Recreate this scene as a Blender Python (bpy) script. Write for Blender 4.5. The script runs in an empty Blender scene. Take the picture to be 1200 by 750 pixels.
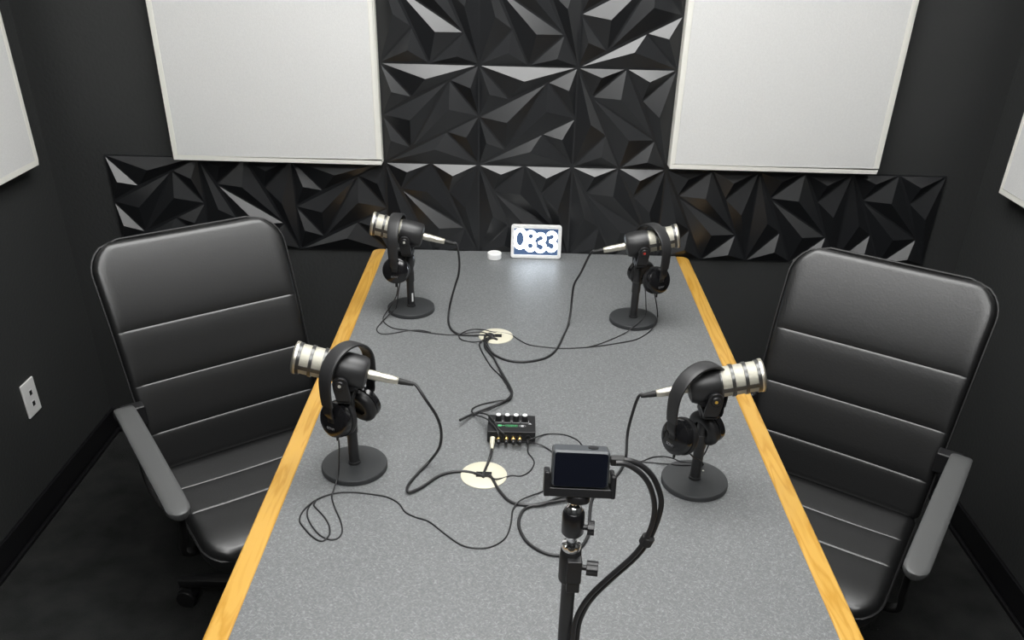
# podcast room
PARAMS = (-0.02415, -2.73856, 1.7647, 0.52925, 0.00023, 0.0261, 997.62003, 96.11599)
LIGHTS = [(-0.34, -1.0), (0.34, -1.0), (-0.34, -2.7), (0.34, -2.7)]
LNAMES = ('far left of four', 'far right of four', 'near left of four', 'near right of four')
LSZ = (.30, .60)
EXPO = 0.25
import bpy, bmesh, math, random
from math import sin, cos, pi, radians, atan2, sqrt
from mathutils import Vector, Matrix
random.seed(7)
scene = bpy.context.scene
C = bpy.data.collections.new('room'); scene.collection.children.link(C)
ZT = 0.7546            # table top height

# ------------------------------------------------------------------ materials
def mat(name, col, rough=.5, metal=0., spec=.5, bump=None, coat=0., var=None, emit=None, sheen=0.):
    m = bpy.data.materials.new(name); m.use_nodes = True
    nt = m.node_tree; b = nt.nodes['Principled BSDF']
    b.inputs['Base Color'].default_value = (*col, 1); b.inputs['Roughness'].default_value = rough
    b.inputs['Metallic'].default_value = metal; b.inputs['Specular IOR Level'].default_value = spec
    b.inputs['Coat Weight'].default_value = coat
    b.inputs['Sheen Weight'].default_value = sheen
    tc = nt.nodes.new('ShaderNodeTexCoord')
    if var:                                   # (scale, amount) gentle mottling of the thing's own colour
        n = nt.nodes.new('ShaderNodeTexNoise'); n.inputs['Scale'].default_value = var[0]; n.inputs['Detail'].default_value = 4
        nt.links.new(tc.outputs['Object'], n.inputs['Vector'])
        r = nt.nodes.new('ShaderNodeValToRGB')
        r.color_ramp.elements[0].position = .3; r.color_ramp.elements[1].position = .7
        r.color_ramp.elements[0].color = (*[c*(1-var[1]) for c in col], 1)
        r.color_ramp.elements[1].color = (*[min(1, c*(1+var[1])) for c in col], 1)
        nt.links.new(n.outputs['Fac'], r.inputs['Fac']); nt.links.new(r.outputs['Color'], b.inputs['Base Color'])
    if bump:                                  # (scale, strength, distance, detail)
        n = nt.nodes.new('ShaderNodeTexNoise'); n.inputs['Scale'].default_value = bump[0]; n.inputs['Detail'].default_value = bump[3] if len(bump) > 3 else 3
        nt.links.new(tc.outputs['Object'], n.inputs['Vector'])
        bp = nt.nodes.new('ShaderNodeBump'); bp.inputs['Strength'].default_value = bump[1]; bp.inputs['Distance'].default_value = bump[2]
        nt.links.new(n.outputs['Fac'], bp.inputs['Height']); nt.links.new(bp.outputs['Normal'], b.inputs['Normal'])
    if emit:
        b.inputs['Emission Color'].default_value = (*emit[0], 1); b.inputs['Emission Strength'].default_value = emit[1]
    return m

M = {}
M['wall'] = mat('black_paint', (.037, .0385, .0385), .55, bump=(90, .35, .004, 4), spec=.4)
M['gloss_black'] = mat('black_gloss_trim', (.008, .008, .009), .3)
M['carpet'] = mat('dark_carpet', (.027, .028, .0275), .95, bump=(260, .9, .006, 6), var=(9, .35), spec=.15)
M['ceiling'] = mat('ceiling_paint', (.62, .62, .61), .9)
M['tile'] = mat('black_tile_plastic', (.012, .0128, .0145), .32, spec=.75)
M['fabric'] = mat('white_panel_fabric', (.75, .75, .74), .92, bump=(420, .35, .002, 4), var=(160, .025), spec=.2)
M['fabric_edge'] = mat('white_panel_edge', (.86, .85, .79), .8, bump=(300, .2, .002), spec=.2)
M['leather'] = mat('black_leather', (.0065, .0067, .007), .38, bump=(230, .14, .002, 5), spec=.8)
M['leather_dark'] = mat('black_leather_side', (.010, .010, .0105), .5)
M['arm_plastic'] = mat('arm_plastic', (.085, .087, .087), .45, bump=(500, .1, .001), spec=.6)
M['black'] = mat('black_plastic', (.012, .012, .013), .4)
M['satin'] = mat('satin_black_metal', (.018, .018, .019), .42, spec=.6)
M['base'] = mat('charcoal_powder_coat', (.034, .036, .038), .52, bump=(900, .2, .0006), spec=.5)
M['rubber'] = mat('black_rubber', (.012, .012, .012), .6)
M['cord'] = mat('black_cord', (.014, .014, .015), .42, spec=.6)
M['nickel'] = mat('satin_nickel', (.78, .74, .64), .42, metal=1.)
M['chrome'] = mat('chrome', (.85, .85, .86), .12, metal=1.)
M['matte_black'] = mat('matte_black', (.010, .010, .010), .75, spec=.3)
M['gold'] = mat('gold_plug', (.86, .62, .22), .25, metal=1.)
M['white'] = mat('white_plastic', (.80, .80, .79), .35)
M['bright_white'] = mat('bright_white_plastic', (.93, .93, .92), .4)
M['whitetop'] = mat('white_knob_cap', (.88, .88, .88), .4)
M['cream'] = mat('cream_plastic', (.62, .59, .47), .5)
M['dark_hole'] = mat('dark_hole', (.004, .004, .004), .8)
M['glass'] = mat('dark_screen_glass', (.004, .005, .010), .08, spec=.6)
M['cam_body'] = mat('camera_body_grey', (.055, .060, .066), .4)
M['grille'] = mat('pale_nickel_mesh', (.56, .54, .46), .5, metal=.55, bump=(1500, .8, .0008, 2))
M['red'] = mat('red_dot', (.45, .03, .02), .4)
M['amber'] = mat('glint_dot', (.95, .62, .12), .3, metal=.8)  # golden highlight on the pivot bolt, put into the dot's colour
M['green'] = mat('green_print', (.10, .50, .20), .5)
M['print'] = mat('grey_print', (.45, .45, .46), .5)
M['logo'] = mat('faint_grey_print', (.20, .20, .21), .4)
M['lcd'] = mat('slate_blue_screen', (.02, .03, .05), .3, emit=((.07, .125, .25), .8))
M['digit'] = mat('lit_white_digit', (.9, .9, .9), .4, emit=((.80, .90, 1.0), 6.0))
M['lamp'] = mat('lamp_diffuser', (.9, .9, .9), .6, emit=((1.0, 1.0, .985), 9.1))
M['steel'] = mat('grey_steel', (.25, .25, .25), .4, metal=.8)

def laminate():
    m = mat('grey_speckled_laminate', (.2, .2, .2), .42, spec=.45)
    nt = m.node_tree; b = nt.nodes['Principled BSDF']; L = nt.links
    tc = nt.nodes.new('ShaderNodeTexCoord')
    outs = []
    for rot, sx, sy, seed in ((.5, 520, 130, 0), (-.75, 480, 120, 7.3), (1.5, 420, 140, 3.1)):
        mp = nt.nodes.new('ShaderNodeMapping'); mp.inputs['Rotation'].default_value = (0, 0, rot); mp.inputs['Location'].default_value = (seed, seed, 0)
        L.new(tc.outputs['Object'], mp.inputs['Vector'])
        mp2 = nt.nodes.new('ShaderNodeMapping'); mp2.inputs['Scale'].default_value = (sx, sy, 1)
        L.new(mp.outputs['Vector'], mp2.inputs['Vector'])
        n = nt.nodes.new('ShaderNodeTexNoise'); n.inputs['Scale'].default_value = 1.; n.inputs['Detail'].default_value = 2
        L.new(mp2.outputs['Vector'], n.inputs['Vector']); outs.append(n.outputs['Fac'])
    mx = nt.nodes.new('ShaderNodeMath'); mx.operation = 'MAXIMUM'; L.new(outs[0], mx.inputs[0]); L.new(outs[1], mx.inputs[1])
    mx2 = nt.nodes.new('ShaderNodeMath'); mx2.operation = 'MAXIMUM'; L.new(mx.outputs[0], mx2.inputs[0]); L.new(outs[2], mx2.inputs[1])
    r = nt.nodes.new('ShaderNodeValToRGB')
    e = r.color_ramp.elements
    e[0].position = .46; e[0].color = (.135, .140, .143, 1)
    e[1].position = .74; e[1].color = (.27, .277, .28, 1)
    x = r.color_ramp.elements.new(.60); x.color = (.168, .174, .177, 1)
    L.new(mx2.outputs[0], r.inputs['Fac']); L.new(r.outputs['Color'], b.inputs['Base Color'])
    bp = nt.nodes.new('ShaderNodeBump'); bp.inputs['Strength'].default_value = .12; bp.inputs['Distance'].default_value = .0006
    L.new(mx2.outputs[0], bp.inputs['Height']); L.new(bp.outputs['Normal'], b.inputs['Normal'])
    return m
M['laminate'] = laminate()

def wood():
    m = mat('honey_maple', (.6, .35, .1), .38, spec=.45, coat=.15)
    nt = m.node_tree; b = nt.nodes['Principled BSDF']; L = nt.links
    tc = nt.nodes.new('ShaderNodeTexCoord')
    mp = nt.nodes.new('ShaderNodeMapping'); mp.inputs['Scale'].default_value = (26, 2.2, 26); L.new(tc.outputs['Object'], mp.inputs['Vector'])
    n = nt.nodes.new('ShaderNodeTexNoise'); n.inputs['Scale'].default_value = 1.2; n.inputs['Detail'].default_value = 5; n.inputs['Distortion'].default_value = .8
    L.new(mp.outputs['Vector'], n.inputs['Vector'])
    w = nt.nodes.new('ShaderNodeMath'); w.operation = 'MULTIPLY'; w.inputs[1].default_value = 9.; L.new(n.outputs['Fac'], w.inputs[0])
    f = nt.nodes.new('ShaderNodeMath'); f.operation = 'PINGPONG'; f.inputs[1].default_value = 1.; L.new(w.outputs[0], f.inputs[0])
    r = nt.nodes.new('ShaderNodeValToRGB')
    r.color_ramp.elements[0].color = (.49, .255, .034, 1); r.color_ramp.elements[1].color = (.60, .345, .070, 1)
    r.color_ramp.elements[1].position = .6
    L.new(f.outputs[0], r.inputs['Fac']); L.new(r.outputs['Color'], b.inputs['Base Color'])
    return m
M['wood'] = wood()

# ------------------------------------------------------------------ mesh helpers
def obj(name, bm, m, parent=None, smooth=True, bevel=0, seg=2, angle=35, mats=None):
    bmesh.ops.remove_doubles(bm, verts=bm.verts, dist=1e-6)
    bmesh.ops.recalc_face_normals(bm, faces=bm.faces)
    me = bpy.data.meshes.new(name); bm.to_mesh(me); bm.free()
    o = bpy.data.objects.new(name, me); C.objects.link(o)
    for mm in (mats or [m]): me.materials.append(M[mm] if isinstance(mm, str) else mm)
    if smooth:
        for p in me.polygons: p.use_smooth = True
        try: me.set_sharp_from_angle(angle=radians(angle))
        except Exception: pass
    if bevel:
        b = o.modifiers.new('bevel', 'BEVEL'); b.width = bevel; b.segments = seg; b.limit_method = 'ANGLE'; b.angle_limit = radians(40)
        b.harden_normals = smooth
    if parent: o.parent = parent
    return o
def tag(o, label=None, cat=None, group=None, kind=None):
    if label: o['label'] = label
    if cat: o['category'] = cat
    if group: o['group'] = group
    if kind: o['kind'] = kind
    return o
def thing(name, label, cat, loc=(0, 0, 0), rz=0, group=None):
    o = bpy.data.objects.new(name, None); C.objects.link(o); o.empty_display_size = .05
    o.location = loc; o.rotation_euler = (0, 0, rz)
    return tag(o, label, cat, group)
def dup(o, parent=None):
    c = o.copy(); C.objects.link(c)
    if parent: c.parent = parent
    for ch in [x for x in o.children]: dup(ch, c)
    return c
def BM(): return bmesh.new()
def box(bm, lo, hi, mtx=None, mi=0):
    v = []
    for x in (lo[0], hi[0]):
        for y in (lo[1], hi[1]):
            for z in (lo[2], hi[2]):
                p = Vector((x, y, z)); v.append(bm.verts.new(mtx @ p if mtx else p))
    for f in ((0, 1, 3, 2), (4, 6, 7, 5), (0, 4, 5, 1), (2, 3, 7, 6), (0, 2, 6, 4), (1, 5, 7, 3)):
        fc = bm.faces.new([v[i] for i in f]); fc.material_index = mi
    return bm
def prism(bm, pts, z0, z1, mtx=None):
    """polygon in local xy extruded along z"""
    a = [bm.verts.new((mtx @ Vector((p[0], p[1], z0))) if mtx else Vector((p[0], p[1], z0))) for p in pts]
    b = [bm.verts.new((mtx @ Vector((p[0], p[1], z1))) if mtx else Vector((p[0], p[1], z1))) for p in pts]
    n = len(pts)
    bm.faces.new(a[::-1]); bm.faces.new(b)
    for i in range(n): bm.faces.new((a[i], a[(i+1) % n], b[(i+1) % n], b[i]))
    return bm
def lathe(bm, prof, mtx=None, n=40, cap=True):
    """prof: list of (r, h) turned about local z"""
    rings = []
    for r, h in prof:
        ring = []
        if r < 1e-6:
            p = Vector((0, 0, h)); ring = [bm.verts.new(mtx @ p if mtx else p)]
        else:
            for k in range(n):
                a = 2*pi*k/n; p = Vector((r*cos(a), r*sin(a), h)); ring.append(bm.verts.new(mtx @ p if mtx else p))
        rings.append(ring)
    for a, b in zip(rings, rings[1:]):
        if len(a) == 1 and len(b) == 1: continue
        for k in range(n):
            k2 = (k+1) % n
            if len(a) == 1: bm.faces.new((a[0], b[k], b[k2]))
            elif len(b) == 1: bm.faces.new((a[k], b[0], a[k2]))
            else: bm.faces.new((a[k], b[k], b[k2], a[k2]))
    if cap:
        for ring in (rings[0], rings[-1]):
            if len(ring) > 2: bm.faces.new(ring)
    return bm
def axis_m(p, d, up=(0, 0, 1)):
    d = Vector(d).normalized(); u = Vector(up)
    if abs(d.dot(u)) > .99: u = Vector((1, 0, 0))
    x = u.cross(d).normalized(); y = d.cross(x)
    m = Matrix((x, y, d)).transposed().to_4x4(); m.translation = Vector(p); return m
def catmull(pts, sub=6):
    pts = [Vector(p) for p in pts]; out = []
    n = len(pts)
    for i in range(n-1):
        p0 = pts[max(0, i-1)]; p1 = pts[i]; p2 = pts[i+1]; p3 = pts[min(n-1, i+2)]
        for k in range(sub):
            t = k/sub
            out.append(.5*((2*p1)+(p2-p0)*t+(2*p0-5*p1+4*p2-p3)*t*t+(3*p1-p0-3*p2+p3)*t**3))
    out.append(pts[-1]); return out
def tube(bm, pts, r, n=8, sub=6, closed=False, flat=None, caps=True):
    P = catmull(pts, sub) if sub > 1 else [Vector(p) for p in pts]
    # parallel transport
    T = [(P[min(i+1, len(P)-1)]-P[max(i-1, 0)]).normalized() for i in range(len(P))]
    u = Vector((0, 0, 1)) if abs(T[0].z) < .9 else Vector((1, 0, 0))
    x = (u - T[0]*u.dot(T[0])).normalized(); rings = []
    for i, p in enumerate(P):
        x = (x - T[i]*x.dot(T[i])).normalized(); y = T[i].cross(x)
        rr = r(i/(len(P)-1)) if callable(r) else r
        rings.append([bm.verts.new(p + x*rr*cos(2*pi*k/n) + y*rr*sin(2*pi*k/n)) for k in range(n)])
    for a, b in zip(rings, rings[1:]):
        for k in range(n): bm.faces.new((a[k], a[(k+1) % n], b[(k+1) % n], b[k]))
    if caps: bm.faces.new(rings[0][::-1]); bm.faces.new(rings[-1])
    return bm
def sweep(bm, pts, w, t, wdir, sub=1):
    """rectangular band: width w along the fixed direction wdir, thickness t across the path"""
    P = catmull(pts, sub) if sub > 1 else [Vector(p) for p in pts]
    wd = Vector(wdir).normalized(); rings = []
    for i, p in enumerate(P):
        T = (P[min(i+1, len(P)-1)]-P[max(i-1, 0)]).normalized(); nn = T.cross(wd).normalized()
        ww = w(i/(len(P)-1)) if callable(w) else w; tt = t(i/(len(P)-1)) if callable(t) else t
        ring = []
        for k in range(12):
            a = 2*pi*(k+.5)/12; c, s = cos(a), sin(a)
            e = .45
            ring.append(bm.verts.new(p + wd*ww/2*(abs(c)**e)*(1 if c > 0 else -1) + nn*tt/2*(abs(s)**e)*(1 if s > 0 else -1)))
        rings.append(ring)
    for a, b in zip(rings, rings[1:]):
        for k in range(12): bm.faces.new((a[k], a[(k+1) % 12], b[(k+1) % 12], b[k]))
    bm.faces.new(rings[0][::-1]); bm.faces.new(rings[-1])
    return bm
def text_obj(name, body, size, m, parent, mtx, extrude=.0002, squash=1., align='CENTER', offset=0):
    cu = bpy.data.curves.new(name, 'FONT'); cu.body = body; cu.size = size; cu.extrude = extrude; cu.align_x = align; cu.align_y = 'CENTER'; cu.offset = offset
    t = bpy.data.objects.new(name+'_src', cu); C.objects.link(t)
    dg = bpy.context.evaluated_depsgraph_get(); me = bpy.data.meshes.new_from_object(t.evaluated_get(dg))
    bpy.data.objects.remove(t, do_unlink=True)
    me.name = name
    me.transform(mtx @ Matrix.Diagonal((squash, 1, 1, 1)))
    o = bpy.data.objects.new(name, me); C.objects.link(o); me.materials.clear(); me.materials.append(M[m])
    if parent: o.parent = parent
    return o

# ------------------------------------------------------------------ the room
XL, XR, YF, ZC = -1.534, 1.466, -4.0, 2.72
def struct(name, bm, m, **k): return tag(obj(name, bm, m, smooth=False, **k), kind='structure')
struct('floor', box(BM(), (XL-.1, YF-.1, -.1), (XR+.1, .1, 0)), 'carpet')
struct('ceiling', box(BM(), (XL-.1, YF-.1, ZC), (XR+.1, .1, ZC+.1)), 'ceiling')
struct('wall_back', box(BM(), (XL-.1, 0, 0), (XR+.1, .1, ZC)), 'wall')
struct('wall_left', box(BM(), (XL-.1, YF, 0), (XL, 0, ZC)), 'wall')
struct('wall_right', box(BM(), (XR, YF, 0), (XR+.1, 0, ZC)), 'wall')
struct('wall_front', box(BM(), (XL-.1, YF-.1, 0), (XR+.1, YF, ZC)), 'wall')
def baseboard(name, lo, hi, sh_lo, sh_hi):
    b = BM(); box(b, lo, hi); box(b, sh_lo, sh_hi)
    struct(name, b, 'gloss_black', bevel=.003)
T_ = .012
baseboard('baseboard_left', (XL, YF, 0), (XL+T_, 0, .093), (XL+T_, YF, 0), (XL+T_+.012, 0, .014))
baseboard('baseboard_right', (XR-T_, YF, 0), (XR, 0, .093), (XR-T_-.012, YF, 0), (XR-T_, 0, .014))
baseboard('baseboard_back', (XL+T_, -T_, 0), (XR-T_, 0, .093), (XL+T_+.012, -T_-.012, 0), (XR-T_-.012, -T_, .014))

# ceiling lights
for i, (x, y) in enumerate(LIGHTS):
    t = thing('ceiling_light', 'long white ceiling light panel, '+LNAMES[i], 'ceiling light', (x, y, ZC), 0, 'ceiling lights')
    b = BM(); hx, hy = LSZ
    for lo, hi in (((-hx-.02, -hy-.02, -.03), (hx+.02, -hy, 0)), ((-hx-.02, hy, -.03), (hx+.02, hy+.02, 0)), ((-hx-.02, -hy, -.03), (-hx, hy, 0)), ((hx, -hy, -.03), (hx+.02, hy, 0))): box(b, lo, hi)
    obj('frame', b, 'white', t, smooth=False)
    obj('diffuser', box(BM(), (-hx, -hy, -.024), (hx, hy, -.004)), 'lamp', t, smooth=False)

# ------------------------------------------------------------------ faceted wall tiles
ZB = .743; TS = .3
def tile_mesh():
    N = dict(A=(0, 0), B=(1, 0), C=(1, 1), D=(0, 1), L=(0, .507), R=(1, .50), P=(.70, .152), Q=(.312, .325), S=(.285, .84), T=(.66, .668))
    cells = [('AQPB', (.461, .138)), ('ALQ', (.113, .273)), ('BPR', (.917, .217)), ('LSP', (.292, .548)), ('PSR', (.696, .431)),
             ('LDS', (.084, .76)), ('RTC', (.873, .708)), ('DCT', (.546, .839))]
    bm = BM(); H = .025; base = .0045; ins = .0028
    box(bm, (-TS/2, -TS/2, 0), (TS/2, TS/2, base))
    for names, ap in cells:
        pts = [Vector(((N[c][0]-.5)*TS, (.5-N[c][1])*TS)) for c in names]
        # orient ccw
        area = sum(pts[i].x*pts[(i+1) % len(pts)].y-pts[(i+1) % len(pts)].x*pts[i].y for i in range(len(pts)))
        if area < 0: pts.reverse()
        n = len(pts); q = []
        for i in range(n):
            a, p, c = pts[i-1], pts[i], pts[(i+1) % n]
            d1 = (p-a).normalized(); d2 = (c-p).normalized()
            n1 = Vector((-d1.y, d1.x)); n2 = Vector((-d2.y, d2.x))
            m = (n1+n2); L = m.length
            if L < .2: m = n1; k = ins
            else: m /= L; k = min(ins/max(.16, m.dot(n1)), .022)
            q.append(p+m*k)
        apex = Vector(((ap[0]-.5)*TS, (.5-ap[1])*TS))
        vs = [bm.verts.new((p.x, p.y, base)) for p in q]; va = bm.verts.new((apex.x, apex.y, H))
        for i in range(n): bm.faces.new((vs[i], vs[(i+1) % n], va))
    me = bpy.data.meshes.new('faceted_tile'); bmesh.ops.recalc_face_normals(bm, faces=bm.faces); bm.to_mesh(me); bm.free()
    me.materials.append(M['tile']); return me
tme = tile_mesh(); tile0 = None
def tile(col, row, rot, label, group):
    global tile0
    if tile0 is None:
        o = bpy.data.objects.new('faceted_tile', tme); C.objects.link(o); tile0 = o
    else:
        o = tile0.copy(); C.objects.link(o)
    o.location = (col*TS, -.0005, ZB+(row+.5)*TS)
    # local z -> -y (into the room), local y -> up
    o.rotation_euler = (Matrix.Rotation(pi/2, 4, 'X') @ Matrix.Rotation(-pi/2*rot, 4, 'Z')).to_euler()
    tag(o, label, 'wall tile', group)
G1 = 'faceted black wall tiles'
cn = {-1: 'left', 0: 'middle', 1: 'right'}
for row, rn, rots in ((2, 'top row between the white panels', (1, 1, 0)), (1, 'second row between the white panels', (0, 0, 1))):
    for c in (-1, 0, 1): tile(c, row, rots[c+1], f'faceted black wall tile, {cn[c]} column of three, {rn}', G1)
low = {-4: (0, 'leftmost end of the lower tile band'), -3: (1, 'second from the left end of the lower tile band'), -2: (0, 'lower band, under the right half of the left white panel'),
       -1: (1, 'lower band, behind the far left microphone'), 0: (1, 'lower band, directly behind the digital clock'), 1: (1, 'lower band, left of the far right microphone'),
       2: (1, 'lower band, under the left half of the right white panel'), 3: (1, 'second from the right end of the lower tile band'), 4: (1, 'rightmost end of the lower tile band')}
for c, (r, s) in low.items(): tile(c, 0, r, f'faceted black wall tile, {s}', G1)

# ------------------------------------------------------------------ white acoustic panels
def acoustic(name, label, M_, w, h, d=.05):
    """local: x width, z height, y = -depth towards the room"""
    t = thing(name, label, 'acoustic panel'); t.matrix_world = M_
    ch = .016
    b = BM(); box(b, (0, -d+.012, 0), (w, 0, h))
    for lo, hi in (((0, -d, 0), (w, -d+.0121, ch)), ((0, -d, h-ch), (w, -d+.0121, h)), ((0, -d, ch), (ch, -d+.0121, h-ch)), ((w-ch, -d, ch), (w, -d+.0121, h-ch))): box(b, lo, hi)
    obj('frame_edge', b, 'fabric_edge', t, smooth=False, bevel=.002)
    b = BM(); box(b, (ch, -d+.0008, ch), (w-ch, -d+.0115, h-ch))
    obj('fabric_face', b, 'fabric', t, smooth=False, bevel=.001)
    return t
acoustic('acoustic_panel', 'white fabric acoustic panel on the back wall, left of the faceted tiles', Matrix.Translation((-1.110, 0, 1.0440)), .656, 1.22, .05)
acoustic('acoustic_panel', 'white fabric acoustic panel on the back wall, right of the faceted tiles', Matrix.Translation((.4525, 0, 1.0555)), .653, 1.22, .05)
acoustic('acoustic_panel', 'white fabric acoustic panel on the left side wall', Matrix.Translation((XL, -.80, 1.045)) @ Matrix.Rotation(pi/2, 4, 'Z'), .65, 1.22, .05)
acoustic('acoustic_panel', 'white fabric acoustic panel on the right side wall', Matrix.Translation((XR, -.203, 1.051)) @ Matrix.Rotation(-pi/2, 4, 'Z'), .65, 1.22, .05)

# wall outlet
t = thing('wall_plate', 'small white wall plate with two square data jacks on the left wall', 'wall plate', (XL, -.4505, .397), pi/2)
b = BM(); box(b, (-.037, -.007, -.058), (.037, 0, .058)); obj('plate', b, 'white', t, bevel=.004)
for z in (.018, -.020):
    f = obj('jack', box(BM(), (-.009, -.0085, z-.010), (.009, -.005, z+.010)), 'white', t, bevel=.001)
    obj('jack_opening', box(BM(), (-.0065, -.0092, z-.0075), (.0065, -.008, z+.0075)), 'dark_hole', f, smooth=False)
for z in (.048, -.048): obj('screw', lathe(BM(), [(.003, 0), (.003, .0008), (0, .0012)], axis_m((0, -.007, z), (0, -1, 0)), 12), 'white', t)

# ------------------------------------------------------------------ table
TY0, TY1 = -.012, -2.42
XI0, XI1, XO0, XO1 = -.461, .5135, -.503, .555
t = thing('conference_table', 'long grey speckled table with honey wood side edges, far end against the tiled wall', 'table', (.026, -1.2, 0))
def loc(pts): return [(p[0]-.026, p[1]+1.2) for p in pts]
b = BM(); prism(b, loc([(XI0, TY0), (XI1, TY0), (XI1, TY1+.04), (XI0, TY1+.04)]), ZT-.032, ZT)
obj('tabletop', b, 'laminate', t, smooth=False)
def rounded(xi, xo):
    s = 1 if xo > xi else -1; r = .028
    cx, cy = xo-s*r, TY0-r
    pts = [(xi, TY0)]+[(cx+s*r*sin(a), cy+r*cos(a)) for a in [pi/2*k/6 for k in range(7)]]
    cy = TY1+r
    pts += [(cx+s*r*cos(a), cy-r*sin(a)) for a in [pi/2*k/6 for k in range(7)]]
    pts += [(xi, TY1)]
    return pts
for xi, xo in ((XI0, XO0), (XI1, XO1)):
    b = BM(); prism(b, loc(rounded(xi, xo)), ZT-.036, ZT+.0003); obj('wood_edge', b, 'wood', t, bevel=.005, seg=3)
b = BM(); prism(b, loc([(XI0, TY1), (XI1, TY1), (XI1, TY1+.04), (XI0, TY1+.04)]), ZT-.036, ZT+.0003); obj('wood_edge', b, 'wood', t, bevel=.004)
for y in (-.45, -1.95):
    b = BM(); box(b, (-.20, y-.03+1.2, .0), (.20, y+.03+1.2, ZT-.033)); box(b, (-.32, y-.045+1.2, 0), (.32, y+.045+1.2, .035)); obj('pedestal_leg', b, 'black', t, bevel=.004)
b = BM(); box(b, (-.05, -.72, .40), (.05, .72, .52)); obj('stretcher', b, 'black', t, bevel=.004)

# cable grommets
for (x, y, r, lb) in ((-.072, -.662, .0465, 'cream round cable grommet cover between the two far microphones'), (-.0775, -1.3115, .0475, 'cream round cable grommet cover in front of the small black amplifier')):
    g = thing('cable_grommet', lb, 'cable grommet', (x, y, ZT+.0002))
    obj('cover', lathe(BM(), [(r, 0), (r, .0012), (r-.002, .0024), (r*.45, .0026), (r*.43, .0018), (0, .0018)], n=48), 'cream', g)
    b = BM(); box(b, (-.016, -.009, .0016), (.016, .009, .0030)); obj('cable_opening', b, 'dark_hole', g, bevel=.002)

# ------------------------------------------------------------------ office chairs
def pad(bm, wf, L, nv, seams, M_, thick=.05, puff=.012, corner_top=.09, corner_bot=.03, curve=None):
    """upholstered slab. local (w, t, n): w across, t along 0..L, n = front. wf(t) half width."""
    nu = 44; rows_f = []; rows_b = []
    ts = []
    for k in range(nv+1): ts.append(L*k/nv)
    for s in seams: ts += [s-.005, s-.0022, s, s+.0015, s+.003]
    ts += [.001, .003, .006, .010, .015]+[L-x for x in (.0006, .0015, .003, .006, .010, .015, .021, .029, .038, .048, .060, .072)]
    ts = sorted(set(round(x, 5) for x in ts if 0 <= x <= L))
    ed = [0]+list(seams)+[L]
    def hw(t):
        h = wf(t)
        if t > L-corner_top:
            q = (t-(L-corner_top))/corner_top; h -= corner_top*(1-sqrt(max(0, 1-q*q)))
        if t < corner_bot:
            q = (corner_bot-t)/corner_bot; h -= corner_bot*(1-sqrt(max(0, 1-q*q)))
        return max(h, .02)
    for t_ in ts:
        h = hw(t_); i = 0
        while i < len(ed)-2 and t_ > ed[i+1]: i += 1
        a, b_ = ed[i], ed[i+1]; q = min(1, max(0, (t_-a)/(b_-a)))
        pf = (1-abs(2*q-1)**6)**.5*puff if 0 < q < 1 else 0
        endt = min(t_, L-t_); er = min(1, endt/.018); erf = sqrt(1-(1-er)**2)
        rf = []; rb = []
        for j in range(nu+1):
            w = -1+2*j/nu; wx = sin(pi/2*w)*h
            d = h-abs(wx); e2 = min(1, d/.018); ef = sqrt(max(0, 1-(1-e2)**2))
            e = min(ef, erf)
            nf = -thick*.5+(thick+.0)*(.5*e+.5)*1. - thick*.5
            nf = -thick*.5*(1-e)*1.0 + pf*min(1, d/.03)*e
            bow = curve(t_, wx) if curve else 0
            rf.append(bm.verts.new(M_ @ Vector((wx, t_, nf+bow))))
            rb.append(bm.verts.new(M_ @ Vector((wx, t_, -thick+thick*.5*(1-e)+bow))))
        rows_f.append(rf); rows_b.append(rb)
    for R_, flip in ((rows_f, 0), (rows_b, 1)):
        for a, b_ in zip(R_, R_[1:]):
            for j in range(nu): bm.faces.new((a[j], a[j+1], b_[j+1], b_[j]) if not flip else (a[j], b_[j], b_[j+1], a[j+1]))
    for k in range(len(ts)-1):
        for j in (0, nu):
            bm.faces.new((rows_f[k][j], rows_f[k+1][j], rows_b[k+1][j], rows_b[k][j]))
    for k in (0, len(ts)-1):
        for j in range(nu):
            bm.faces.new((rows_f[k][j], rows_f[k][j+1], rows_b[k][j+1], rows_b[k][j]))
    return hw
def bk(q, w): return .22*w*w-.32*max(0, q-.33)**2-.010-.05*max(0, .12-q)
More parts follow.
